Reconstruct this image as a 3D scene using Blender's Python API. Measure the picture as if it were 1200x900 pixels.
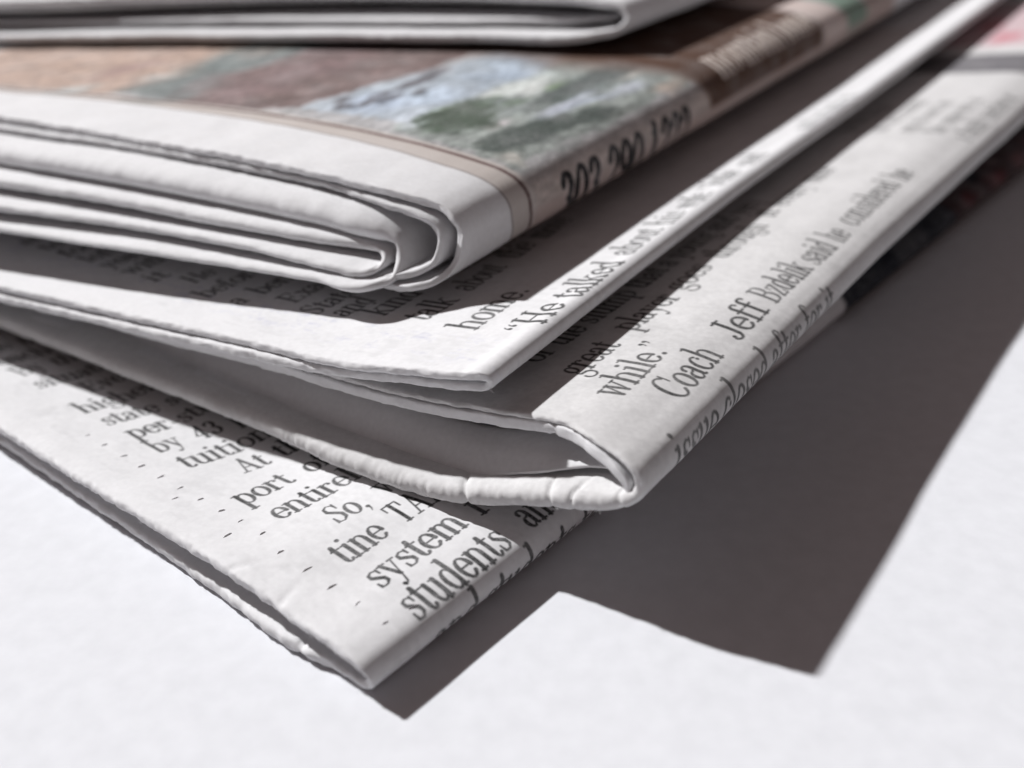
import bpy, math, random
import numpy as np

for o in list(bpy.data.objects):
    bpy.data.objects.remove(o, do_unlink=True)

U = 0.0005                      # one modelling unit is half a millimetre
SC = bpy.context.scene
COL = SC.collection

# ------------------------------------------------------------------ camera
f_px, pitch, roll = 1115.0, math.atan(645 / 1115.0), math.radians(-2.9)
CAM_H = 80.0
Fw = np.array([0, math.cos(pitch), -math.sin(pitch)])
R0 = np.array([1.0, 0, 0]); U0 = np.cross(R0, Fw)
Rw = math.cos(roll) * R0 + math.sin(roll) * U0
Uw = -math.sin(roll) * R0 + math.cos(roll) * U0
cam_d = bpy.data.cameras.new('camera')
cam = bpy.data.objects.new('camera', cam_d)
COL.objects.link(cam)
from mathutils import Matrix, Vector
M = Matrix(((Rw[0], Uw[0], -Fw[0], 0), (Rw[1], Uw[1], -Fw[1], 0), (Rw[2], Uw[2], -Fw[2], CAM_H * U), (0, 0, 0, 1)))
cam.matrix_world = M
cam_d.sensor_width = 36.0
cam_d.lens = 36.0 * f_px / 1200.0
cam_d.clip_start = 0.002
cam_d.clip_end = 20.0
cam_d.dof.use_dof = True
cam_d.dof.focus_distance = 120 * U
cam_d.dof.aperture_fstop = 26.0
SC.camera = cam

# ------------------------------------------------------------------ light
SUN_L = np.array([.94, -.67, -1.0])          # direction the sunlight travels
sun_el = math.atan2(1.0, math.hypot(.94, .67))
sun_az = math.atan2(.67, -.94)               # where it comes from, from +X
sd = bpy.data.lights.new('sun', 'SUN')
sd.energy = 4.95
sd.angle = math.radians(2.0)
sd.color = (1.0, 0.995, 0.995)
sun = bpy.data.objects.new('sun', sd)
COL.objects.link(sun)
sun.rotation_euler = Vector(SUN_L).to_track_quat('-Z', 'Y').to_euler()

world = bpy.data.worlds.new('World')
SC.world = world
world.use_nodes = True
wn = world.node_tree.nodes; wl = world.node_tree.links
bg = wn['Background']
sky = wn.new('ShaderNodeTexSky'); sky.sky_type = 'NISHITA'; sky.sun_disc = False
sky.sun_elevation = sun_el
sky.sun_rotation = math.pi / 2 - sun_az
hs = wn.new('ShaderNodeHueSaturation'); hs.inputs['Saturation'].default_value = 0.12
tint = wn.new('ShaderNodeMix'); tint.data_type = 'RGBA'; tint.blend_type = 'MULTIPLY'
tint.inputs['Factor'].default_value = 1.0
tint.inputs['B'].default_value = (.62, .475, .44, 1)
wl.new(sky.outputs['Color'], hs.inputs['Color'])
wl.new(hs.outputs['Color'], tint.inputs['A'])
wl.new(tint.outputs['Result'], bg.inputs['Color'])
bg.inputs['Strength'].default_value = 0.05

SC.view_settings.view_transform = 'Standard'
SC.view_settings.look = 'None'
SC.view_settings.exposure = 0.22
SC.view_settings.gamma = 1.0
SC.view_settings.use_curve_mapping = False
SC.render.engine = 'CYCLES'
SC.cycles.max_bounces = 10
SC.cycles.diffuse_bounces = 6
SC.cycles.use_denoising = True

# ------------------------------------------------------------------ noise
def _hash(ix, iy, seed):
    n = (ix * 374761393 + iy * 668265263 + seed * 974711) & 0x7fffffff
    n = (n ^ (n >> 13)) * 1274126177 & 0x7fffffff
    return ((n ^ (n >> 16)) & 0xffff) / 32767.5 - 1.0

def vnoise(x, y, seed=0):
    x = np.asarray(x, float); y = np.asarray(y, float)
    x, y = np.broadcast_arrays(x, y)
    ix = np.floor(x).astype(np.int64); iy = np.floor(y).astype(np.int64)
    fx = x - ix; fy = y - iy
    fx = fx * fx * (3 - 2 * fx); fy = fy * fy * (3 - 2 * fy)
    a = _hash(ix, iy, seed); b = _hash(ix + 1, iy, seed)
    c = _hash(ix, iy + 1, seed); d = _hash(ix + 1, iy + 1, seed)
    return (a * (1 - fx) + b * fx) * (1 - fy) + (c * (1 - fx) + d * fx) * fy

def fbm(x, y, seed=0, octv=3):
    r = 0; a = 1.0
    for k in range(octv):
        r = r + a * vnoise(np.asarray(x) * 2 ** k, np.asarray(y) * 2 ** k, seed + 17 * k); a *= 0.5
    return r

def smooth(x, a, b):
    t = np.clip((x - a) / (b - a), 0, 1)
    return t * t * (3 - 2 * t)

# ------------------------------------------------------------------ lettering
# every glyph is drawn as pen strokes (x, y, pen width) with the x-height as unit
TK, TN = 0.235, 0.115

def arc(cx, cy, rx, ry, a0, a1, n=12, tk=TK, tn=TN):
    out = []
    for i in range(n + 1):
        a = math.radians(a0 + (a1 - a0) * i / n)
        w = tn + (tk - tn) * abs(math.cos(a)) ** 1.4
        out.append((cx + rx * math.cos(a), cy + ry * math.sin(a), w))
    return out

def ln(x0, y0, x1, y1, w=TK, w2=None):
    return [(x0, y0, w), (x1, y1, w if w2 is None else w2)]

def dot(x, y, r=0.26):
    return [(x, y, r), (x + 0.001, y, r)]

def sf(x, y, h=0.2, w=TN):           # serif bar
    return ln(x - h, y, x + h, y, w)

B0 = 0.04
G = {}
G['a'] = (0.98, [arc(.42, .68, .27, .28, 150, 0), dot(.2, .74, .2), ln(.69, .7, .69, .2), arc(.79, .2, .1, .16, 180, 300, 5, .2),
                 arc(.38, .27, .26, .25, 75, 285), ln(.45, .53, .69, .6, TN), ln(.46, .03, .69, .2, TN)])
G['b'] = (1.08, [ln(.24, .08, .24, 1.5), ln(.02, 1.5, .24, 1.5, TN), arc(.55, .5, .36, .47, 150, -150), ln(.24, .08, .34, .1, TN)])
G['c'] = (0.9, [arc(.5, .5, .38, .47, 60, 315), dot(.72, .74, .2)])
G['d'] = (1.08, [ln(.8, .05, .8, 1.5), ln(.58, 1.5, .8, 1.5, TN), arc(.5, .5, .36, .47, 30, 330), ln(.8, B0, 1.0, B0, TN)])
G['e'] = (0.94, [arc(.48, .5, .37, .47, 0, 320), ln(.14, .52, .85, .52, TN)])
G['f'] = (0.68, [ln(.28, B0, .28, 1.2), arc(.52, 1.2, .24, .29, 180, 60), dot(.66, 1.36, .18), ln(.06, .95, .58, .95, TN), sf(.3, B0, .26)])
G['g'] = (0.98, [arc(.42, .66, .27, .3, 0, 360, 16, .19), arc(.86, .86, .16, .14, 180, 70, 5, .1), dot(.86, .95, .16),
                 [(.25, .38, .08), (.17, .25, .13), (.25, .12, .16), (.66, .08, .18), (.84, -.06, .18)],
                 arc(.47, -.2, .38, .25, 20, -200, 14, .15)])
G['h'] = (1.14, [ln(.24, B0, .24, 1.5), ln(.02, 1.5, .24, 1.5, TN), arc(.55, .62, .32, .34, 160, 0, 10, .2), ln(.87, .64, .87, B0), sf(.26, B0), sf(.89, B0)])
G['i'] = (0.58, [ln(.29, B0, .29, .95), ln(.05, .95, .29, .95, TN), sf(.29, B0, .23), dot(.27, 1.36, .25)])
G['j'] = (0.56, [ln(.34, -.2, .34, .95), ln(.1, .95, .34, .95, TN), arc(.14, -.2, .2, .26, 0, -110, 8, .2), dot(.04, -.38, .18), dot(.32, 1.36, .25)])
G['k'] = (1.1, [ln(.24, B0, .24, 1.5), ln(.02, 1.5, .24, 1.5, TN), ln(.26, .36, .8, .94, TN), ln(.45, .56, .88, B0, .2), sf(.26, B0), sf(.9, B0, .18), sf(.82, .95, .18)])
G['l'] = (0.58, [ln(.29, B0, .29, 1.5), ln(.05, 1.5, .29, 1.5, TN), sf(.29, B0, .23)])
G['m'] = (1.7, [ln(.24, B0, .24, .95), ln(.02, .95, .24, .95, TN), arc(.52, .62, .29, .34, 160, 0, 10, .2), ln(.81, .64, .81, B0),
                arc(1.1, .62, .3, .34, 160, 0, 10, .2), ln(1.4, .64, 1.4, B0), sf(.26, B0), sf(.83, B0, .17), sf(1.42, B0)])
G['n'] = (1.14, [ln(.24, B0, .24, .95), ln(.02, .95, .24, .95, TN), arc(.55, .62, .32, .34, 160, 0, 10, .2), ln(.87, .64, .87, B0), sf(.26, B0), sf(.89, B0)])
G['o'] = (1.0, [arc(.5, .5, .38, .47, 0, 360, 20)])
G['p'] = (1.08, [ln(.24, -.5, .24, .95), ln(.02, .95, .24, .95, TN), arc(.55, .48, .36, .46, 150, -150), sf(.26, -.5, .22)])
G['q'] = (1.08, [ln(.8, -.5, .8, .95), arc(.5, .48, .36, .46, 30, 330), sf(.8, -.5, .22)])
G['r'] = (0.84, [ln(.24, B0, .24, .95), ln(.02, .95, .24, .95, TN), arc(.55, .66, .3, .3, 165, 70, 6, .12), dot(.68, .84, .21), sf(.28, B0, .24)])
G['s'] = (0.84, [[(.7, .74, .1), (.66, .9, .1), (.42, .96, .1), (.2, .86, .15), (.2, .68, .2), (.42, .54, .22), (.64, .4, .22), (.68, .2, .17), (.48, .05, .1), (.22, .05, .1), (.14, .26, .1)],
                 ln(.14, .06, .14, .3, TN), ln(.71, .7, .71, .94, TN)])
G['t'] = (0.68, [ln(.28, .22, .28, 1.2, TK), ln(.06, .95, .6, .95, TN), arc(.46, .22, .18, .19, 180, 330, 7, .2), ln(.1, .95, .28, 1.22, TN)])
G['u'] = (1.12, [ln(.24, .95, .24, .34), ln(.02, .95, .24, .95, TN), arc(.53, .34, .29, .31, 180, 345, 10, .2), ln(.84, B0, .84, .95), ln(.62, .95, .84, .95, TN), ln(.84, B0, 1.04, B0, TN)])
G['v'] = (1.0, [ln(.18, .95, .5, .08, .2), ln(.5, .08, .8, .95, TN), sf(.2, .95), sf(.8, .95, .16)])
G['w'] = (1.46, [ln(.18, .95, .46, .08, .2), ln(.46, .08, .72, .95, TN), ln(.72, .95, 1.0, .08, .2), ln(1.0, .08, 1.28, .95, TN), sf(.2, .95), sf(.72, .95, .16), sf(1.28, .95, .16)])
G['x'] = (1.0, [ln(.2, .95, .8, B0, .2), ln(.22, B0, .78, .95, TN), sf(.2, .95, .18), sf(.8, .95, .15), sf(.2, B0, .15), sf(.82, B0, .18)])
G['y'] = (1.0, [ln(.18, .95, .52, .1, .2), [(.82, .95, .085), (.5, .0, .09), (.36, -.36, .1), (.16, -.46, .12)], dot(.14, -.38, .2), sf(.2, .95), sf(.82, .95, .16)])
G['z'] = (0.9, [ln(.14, .95, .76, .95, TN), ln(.76, .95, .14, B0, .2), ln(.14, B0, .78, B0, TN), ln(.14, .95, .14, .72, TN), ln(.78, B0, .78, .28, TN)])
G['A'] = (1.5, [ln(.3, B0, .74, 1.42, TN), ln(.74, 1.42, 1.22, B0, .23), ln(.45, .5, 1.04, .5, TN), sf(.3, B0, .22), sf(1.22, B0, .24)])
G['B'] = (1.36, [ln(.36, B0, .36, 1.42), ln(.12, 1.42, .8, 1.42, TN), arc(.78, 1.08, .3, .34, 90, -90, 10), ln(.36, .74, .8, .74, TN), arc(.8, .39, .36, .35, 90, -90, 10), ln(.12, B0, .82, B0, TN)])
G['C'] = (1.34, [arc(.72, .73, .55, .7, 50, 318, 18), ln(1.16, .95, 1.16, 1.42, TN)])
G['D'] = (1.46, [ln(.36, B0, .36, 1.42), ln(.12, 1.42, .7, 1.42, TN), arc(.7, .73, .56, .69, 90, -90, 16), ln(.12, B0, .7, B0, TN)])
G['E'] = (1.34, [ln(.36, B0, .36, 1.42), ln(.12, 1.42, 1.1, 1.42, TN), ln(.36, .74, .8, .74, TN), ln(.12, B0, 1.16, B0, TN), ln(1.1, 1.42, 1.1, 1.1, TN), ln(1.16, B0, 1.16, .38, TN), ln(.82, .58, .82, .9, TN)])
G['H'] = (1.56, [ln(.36, B0, .36, 1.42), ln(1.2, B0, 1.2, 1.42), ln(.36, .74, 1.2, .74, TN), sf(.36, B0), sf(.36, 1.42), sf(1.2, B0), sf(1.2, 1.42)])
G['I'] = (0.76, [ln(.38, B0, .38, 1.42), sf(.38, B0, .24), sf(.38, 1.42, .24)])
G['J'] = (0.92, [ln(.62, .3, .62, 1.42), sf(.62, 1.42, .25), arc(.36, .32, .26, .29, 0, -150, 8, .2), dot(.2, .3, .22)])
G['N'] = (1.5, [ln(.32, B0, .32, 1.42, TN), ln(.32, 1.42, 1.16, .06, .22), ln(1.16, .06, 1.16, 1.42, TN), sf(.32, B0), sf(.3, 1.42), sf(1.16, 1.42)])
G['O'] = (1.46, [arc(.73, .73, .57, .7, 0, 360, 22)])
G['P'] = (1.3, [ln(.36, B0, .36, 1.42), ln(.12, 1.42, .8, 1.42, TN), arc(.78, 1.04, .34, .38, 90, -90, 10), ln(.36, .66, .8, .66, TN), sf(.38, B0, .24)])
G['R'] = (1.44, [ln(.36, B0, .36, 1.42), ln(.12, 1.42, .8, 1.42, TN), arc(.78, 1.06, .3, .36, 90, -90, 10), ln(.36, .7, .8, .7, TN), ln(.76, .68, 1.16, B0, .2), sf(.36, B0), sf(1.2, B0, .16)])
G['S'] = (1.14, [[(.94, 1.1, .09), (.86, 1.34, .1), (.56, 1.44, .1), (.26, 1.28, .16), (.26, 1.0, .22), (.56, .78, .24), (.88, .54, .24), (.9, .24, .2), (.62, .03, .1), (.3, .06, .1), (.18, .36, .1)],
                 ln(.17, .04, .17, .44, TN), ln(.95, 1.02, .95, 1.42, TN)])
G['T'] = (1.34, [ln(.67, B0, .67, 1.42), ln(.12, 1.42, 1.22, 1.42, TN), sf(.67, B0, .24), ln(.12, 1.42, .12, 1.04, TN), ln(1.22, 1.42, 1.22, 1.04, TN)])
G['W'] = (1.9, [ln(.2, 1.42, .58, .06, .22), ln(.58, .06, .96, 1.42, TN), ln(.96, 1.42, 1.32, .06, .22), ln(1.32, .06, 1.7, 1.42, TN), sf(.2, 1.42), sf(.96, 1.42, .2), sf(1.7, 1.42, .18)])
G['0'] = (1.1, [arc(.55, .73, .4, .69, 0, 360, 22)])
G['1'] = (1.1, [ln(.55, B0, .55, 1.42), ln(.3, 1.24, .55, 1.42, TN), sf(.55, B0, .26)])
G['2'] = (1.1, [arc(.52, 1.02, .34, .4, 160, -20, 12), ln(.84, .88, .2, .12, .12), ln(.18, .1, .9, .1, .18), dot(.24, 1.12, .2)])
G['3'] = (1.1, [arc(.5, 1.08, .3, .33, 150, -85, 12), arc(.5, .4, .36, .36, 88, -155, 14), dot(.24, 1.16, .19), dot(.22, .28, .2)])
G['4'] = (1.1, [ln(.72, B0, .72, 1.42), ln(.72, 1.42, .12, .42, TN), ln(.12, .42, .98, .42, TN), sf(.72, B0, .2)])
G['5'] = (1.1, [ln(.26, 1.38, .84, 1.38, .16), ln(.26, 1.38, .24, .74, TN), arc(.5, .46, .36, .42, 130, -150, 14), dot(.22, .28, .2)])
G['9'] = (1.1, [arc(.54, 1.0, .34, .41, 0, 360, 18), arc(.5, .76, .4, .7, 10, -120, 10), dot(.28, .2, .19)])
G['.'] = (0.54, [dot(.26, .12, .25)])
G[','] = (0.54, [dot(.26, .12, .25), [(.32, .12, .14), (.3, -.1, .1), (.2, -.26, .06)]])
G['-'] = (0.66, [ln(.12, .42, .54, .42, .14)])
G["'"] = (0.4, [dot(.2, 1.36, .22), [(.26, 1.36, .12), (.24, 1.18, .09), (.16, 1.08, .06)]])
G['\u201d'] = (0.8, G["'"][1] + [[(x + .36, y, w) for x, y, w in s] for s in G["'"][1]])
G['\u201c'] = (0.8, [[(.8 - x, 2.46 - y, w) for x, y, w in s] for s in G['\u201d'][1]])
G[' '] = (0.5, [])

def text_strokes(txt):
    x = 0; out = []
    for ch in txt:
        adv, st = G[ch]
        for s in st:
            out.append([(px + x, py, w) for px, py, w in s])
        x += adv
    return x, out

def cheap_noise(h, w, cy, cx, seed):
    r = np.random.default_rng(seed).uniform(-1, 1, (int(h / cy) + 3, int(w / cx) + 3)).astype(np.float32)
    y = np.arange(h) / cy; x = np.arange(w) / cx
    iy = y.astype(int); ix = x.astype(int); fy = (y - iy).astype(np.float32); fx = (x - ix).astype(np.float32)
    fy = fy * fy * (3 - 2 * fy); fx = fx * fx * (3 - 2 * fx)
    rows = r[iy] * (1 - fy)[:, None] + r[iy + 1] * fy[:, None]
    return rows[:, ix] * (1 - fx) + rows[:, ix + 1] * fx

class Sheet:
    """ink picture of one side of a sheet: x runs along the reading direction (b), y up the page (a)"""
    def __init__(self, name, b0, b1, a0, a1, res):
        self.name = name; self.b0, self.b1, self.a0, self.a1, self.res = b0, b1, a0, a1, res
        self.w = int((b1 - b0) * res); self.h = int((a1 - a0) * res)
        self.rgb = np.zeros((self.h, self.w, 3), np.float32) + 0.1
        self.al = np.zeros((self.h, self.w), np.float32)
        self.ghost = 0.10
    def grid(self):
        b = self.b0 + (np.arange(self.w) + .5) / self.res
        a = self.a0 + (np.arange(self.h) + .5) / self.res
        return np.meshgrid(b, a)
    def stroke(self, pts, soft=0.16, ink=1.0, target=None):
        """pts in (b, a, width) units"""
        tgt = self.al if target is None else target
        for (x0, y0, w0), (x1, y1, w1) in zip(pts[:-1], pts[1:]):
            m = max(w0, w1) / 2 + soft * 2
            X0 = int((min(x0, x1) - m - self.b0) * self.res); X1 = int((max(x0, x1) + m - self.b0) * self.res) + 2
            Y0 = int((min(y0, y1) - m - self.a0) * self.res); Y1 = int((max(y0, y1) + m - self.a0) * self.res) + 2
            X0 = max(X0, 0); Y0 = max(Y0, 0); X1 = min(X1, self.w); Y1 = min(Y1, self.h)
            if X1 <= X0 or Y1 <= Y0: continue
            bx = (self.b0 + (np.arange(X0, X1) + .5) / self.res)[None, :]
            ay = (self.a0 + (np.arange(Y0, Y1) + .5) / self.res)[:, None]
            dx, dy = x1 - x0, y1 - y0
            L2 = dx * dx + dy * dy + 1e-9
            t = np.clip(((bx - x0) * dx + (ay - y0) * dy) / L2, 0, 1)
            d = np.hypot(bx - x0 - t * dx, ay - y0 - t * dy) - (w0 + (w1 - w0) * t) / 2
            c = ink * np.clip(0.5 - d / soft, 0, 1)
            np.maximum(tgt[Y0:Y1, X0:X1], c, out=tgt[Y0:Y1, X0:X1])
    def word(self, txt, p0, p1, xh, ink=1.0, bold=1.0, soft=0.16, up=None):
        """p0, p1 = (b, a) of the start and end of the baseline"""
        adv, st = text_strokes(txt)
        dx, dy = p1[0] - p0[0], p1[1] - p0[1]
        L = math.hypot(dx, dy); ux, uy = dx / L, dy / L; k = L / adv
        vx, vy = (-uy, ux) if up is None else up
        wm = math.sqrt(k * xh) * bold
        for s in st:
            self.stroke([(p0[0] + ux * k * x + vx * xh * y, p0[1] + uy * k * x + vy * xh * y, w * wm) for x, y, w in s], soft, ink)
    def line(self, txt, b, a, xh, k=None, **kw):
        k = xh if k is None else k
        adv, _ = text_strokes(txt)
        self.word(txt, (b, a), (b + adv * k, a), xh, **kw)
        return b + adv * k
    def blob(self, b, a, rb, ra, col, al=1.0, rot=0, edge=0.75, seed=0, rough=0.28):
        m_ = max(rb, ra) * 1.7
        X0 = max(0, int((b - m_ - self.b0) * self.res)); X1 = min(self.w, int((b + m_ - self.b0) * self.res))
        Y0 = max(0, int((a - m_ - self.a0) * self.res)); Y1 = min(self.h, int((a + m_ - self.a0) * self.res))
        if X1 <= X0 or Y1 <= Y0: return
        bb = (self.b0 + (np.arange(X0, X1) + .5) / self.res)[None, :]
        aa = (self.a0 + (np.arange(Y0, Y1) + .5) / self.res)[:, None]
        c, s = math.cos(math.radians(rot)), math.sin(math.radians(rot))
        x = ((bb - b) * c + (aa - a) * s) / rb; y = (-(bb - b) * s + (aa - a) * c) / ra
        d = np.hypot(x, y) + rough * fbm(bb / (rb * .5), aa / (ra * .5), seed + 5, 3)
        m = np.clip((1 - d) / edge, 0, 1) * al
        v = self.rgb[Y0:Y1, X0:X1]
        v += (np.array(col, np.float32) - v) * m[..., None].astype(np.float32)
    def grid_cached(self):
        if not hasattr(self, '_g'): self._g = self.grid()
        return self._g
    def build(self):
        r = self.res
        fleck = 1 - .14 * np.clip(cheap_noise(self.h, self.w, r * .35, r * .35, 3), 0, 1) - .10 * cheap_noise(self.h, self.w, r * 5, r * 5, 4) - .08 * cheap_noise(self.h, self.w, r * .15, r * .15, 5)
        al = np.clip(self.al * fleck, 0, 1)
        if self.ghost:                  # print of the other side showing faintly through
            g = np.clip(cheap_noise(self.h, self.w, r * 1.3, r * .7, 6) * .6 + cheap_noise(self.h, self.w, r * 3.1, r * 6, 7) * .6, 0, 1) * self.ghost
            al = np.maximum(al, g)
        px = np.empty((self.h, self.w, 4), np.float32)
        px[..., :3] = np.clip(self.rgb, 0, 1); px[..., 3] = al
        im = bpy.data.images.new(self.name + '_ink', self.w, self.h, alpha=True)
        im.alpha_mode = 'CHANNEL_PACKED'
        im.pixels.foreach_set(px.ravel()); im.update(); im.pack()
        return im

# ------------------------------------------------------------------ materials
def paper_material(name, sheet=None, base=(0.735, 0.735, 0.75), trans=0.12, bump=0.34, uvscale=None, dents=None, mottle=0.05):
    m = bpy.data.materials.new(name); m.use_nodes = True
    nt = m.node_tree; N = nt.nodes; L = nt.links
    N.clear()
    out = N.new('ShaderNodeOutputMaterial')
    p = N.new('ShaderNodeBsdfPrincipled'); p.inputs['Roughness'].default_value = 0.78
    p.inputs['Specular IOR Level'].default_value = 0.25
    tr = N.new('ShaderNodeBsdfTranslucent'); mix = N.new('ShaderNodeMixShader'); mix.inputs[0].default_value = trans
    tc = N.new('ShaderNodeTexCoord')
    n1 = N.new('ShaderNodeTexNoise'); n1.inputs['Scale'].default_value = 260; n1.inputs['Detail'].default_value = 6; n1.inputs['Roughness'].default_value = .65
    n2 = N.new('ShaderNodeTexNoise'); n2.inputs['Scale'].default_value = 2600; n2.inputs['Detail'].default_value = 4
    n3 = N.new('ShaderNodeTexNoise'); n3.inputs['Scale'].default_value = 900; n3.inputs['Detail'].default_value = 3
    for n in (n1, n2, n3): L.new(tc.outputs['Object'], n.inputs['Vector'])
    # mottled tone
    r1 = N.new('ShaderNodeMapRange'); r1.inputs[1].default_value = .3; r1.inputs[2].default_value = .7
    r1.inputs[3].default_value = 1 - mottle * 1.2; r1.inputs[4].default_value = 1 + mottle * .4
    L.new(n1.outputs['Fac'], r1.inputs[0])
    r2 = N.new('ShaderNodeMapRange'); r2.inputs[1].default_value = .3; r2.inputs[2].default_value = .7
    r2.inputs[3].default_value = 1 - mottle; r2.inputs[4].default_value = 1 + mottle * .4
    L.new(n2.outputs['Fac'], r2.inputs[0])
    mu = N.new('ShaderNodeMath'); mu.operation = 'MULTIPLY'
    L.new(r1.outputs[0], mu.inputs[0]); L.new(r2.outputs[0], mu.inputs[1])
    sc = N.new('ShaderNodeVectorMath'); sc.operation = 'SCALE'
    sc.inputs[0].default_value = base
    L.new(mu.outputs[0], sc.inputs['Scale'])
    col = sc.outputs[0]
    bh = N.new('ShaderNodeMath'); bh.operation = 'MULTIPLY_ADD'
    L.new(n2.outputs['Fac'], bh.inputs[0]); bh.inputs[1].default_value = .5; L.new(n3.outputs['Fac'], bh.inputs[2])
    if sheet is not None:
        im = sheet.build()
        uv = N.new('ShaderNodeUVMap'); uv.uv_map = 'print'
        ti = N.new('ShaderNodeTexImage'); ti.image = im; ti.extension = 'CLIP'; ti.interpolation = 'Cubic'
        L.new(uv.outputs[0], ti.inputs['Vector'])
        mc = N.new('ShaderNodeMix'); mc.data_type = 'RGBA'
        L.new(ti.outputs['Alpha'], mc.inputs['Factor']); L.new(col, mc.inputs['A']); L.new(ti.outputs['Color'], mc.inputs['B'])
        col = mc.outputs['Result']
    L.new(col, p.inputs['Base Color']); L.new(col, tr.inputs['Color'])
    bp = N.new('ShaderNodeBump'); bp.inputs['Strength'].default_value = bump; bp.inputs['Distance'].default_value = 0.00006
    L.new(bh.outputs[0], bp.inputs['Height'])
    L.new(bp.outputs[0], p.inputs['Normal'])
    L.new(p.outputs[0], mix.inputs[1]); L.new(tr.outputs[0], mix.inputs[2]); L.new(mix.outputs[0], out.inputs['Surface'])
    return m

# ------------------------------------------------------------------ sheets of paper
def spline(ctrl, step):
    P = np.array(ctrl, float); n = len(P)
    out = []
    for i in range(n - 1):
        p0 = P[max(i - 1, 0)]; p1 = P[i]; p2 = P[i + 1]; p3 = P[min(i + 2, n - 1)]
        def tang(a, b, c):
            # centripetal-like tangent limited by neighbour lengths
            l1 = np.linalg.norm((b - a)[:3]) + 1e-6; l2 = np.linalg.norm((c - b)[:3]) + 1e-6
            return ((b - a) / l1 * l2 + (c - b) / l2 * l1) / (l1 + l2)
        Ls = np.linalg.norm((p2 - p1)[:3])
        m1 = tang(p0, p1, p2) if i > 0 else (p2 - p1) / Ls
        m2 = tang(p1, p2, p3) if i < n - 2 else (p2 - p1) / Ls
        k = max(2, int(math.ceil(Ls / (step if Ls < 40 else step * 2))))
        t = (np.arange(k) / k)[:, None]
        h = (2 * t ** 3 - 3 * t ** 2 + 1) * p1 + (t ** 3 - 2 * t ** 2 + t) * m1 * Ls + (-2 * t ** 3 + 3 * t ** 2) * p2 + (t ** 3 - t ** 2) * m2 * Ls
        out.append(h)
    out.append(P[-1:])
    return np.concatenate(out)

V_ROWS = np.array([0, .35, .8, 1.3, 1.9, 2.6, 3.4, 4.3, 5.3, 6.4, 7.6, 9, 10.5, 12, 14, 16, 18, 20, 22.5, 25, 28, 31, 34, 38, 42, 46, 50, 55, 60, 66, 72, 80, 88, 97, 107, 118, 130, 145, 160, 180, 200, 225, 250, 280, 320, 360, 400])

GRID = {}

class Frame:
    def __init__(self, ox, oy, az):
        a = math.radians(az)
        self.o = np.array([ox, oy]); self.d = np.array([math.cos(a), math.sin(a)]); self.e = np.array([-self.d[1], self.d[0]])

def link_mesh(name, verts, faces, mat, parent=None, uv=None, smooth_shade=True):
    me = bpy.data.meshes.new(name)
    me.from_pydata(verts, [], faces)
    me.materials.append(mat)
    if uv is not None:
        ul = me.uv_layers.new(name='print')
        vi = np.empty(len(me.loops), np.int32); me.loops.foreach_get('vertex_index', vi)
        ul.data.foreach_set('uv', uv[vi].astype(np.float32).ravel())
    if smooth_shade:
        me.polygons.foreach_set('use_smooth', np.ones(len(me.polygons), bool))
    me.update()
    o = bpy.data.objects.new(name, me)
    COL.objects.link(o)
    if parent is not None: o.parent = parent
    return o

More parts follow.
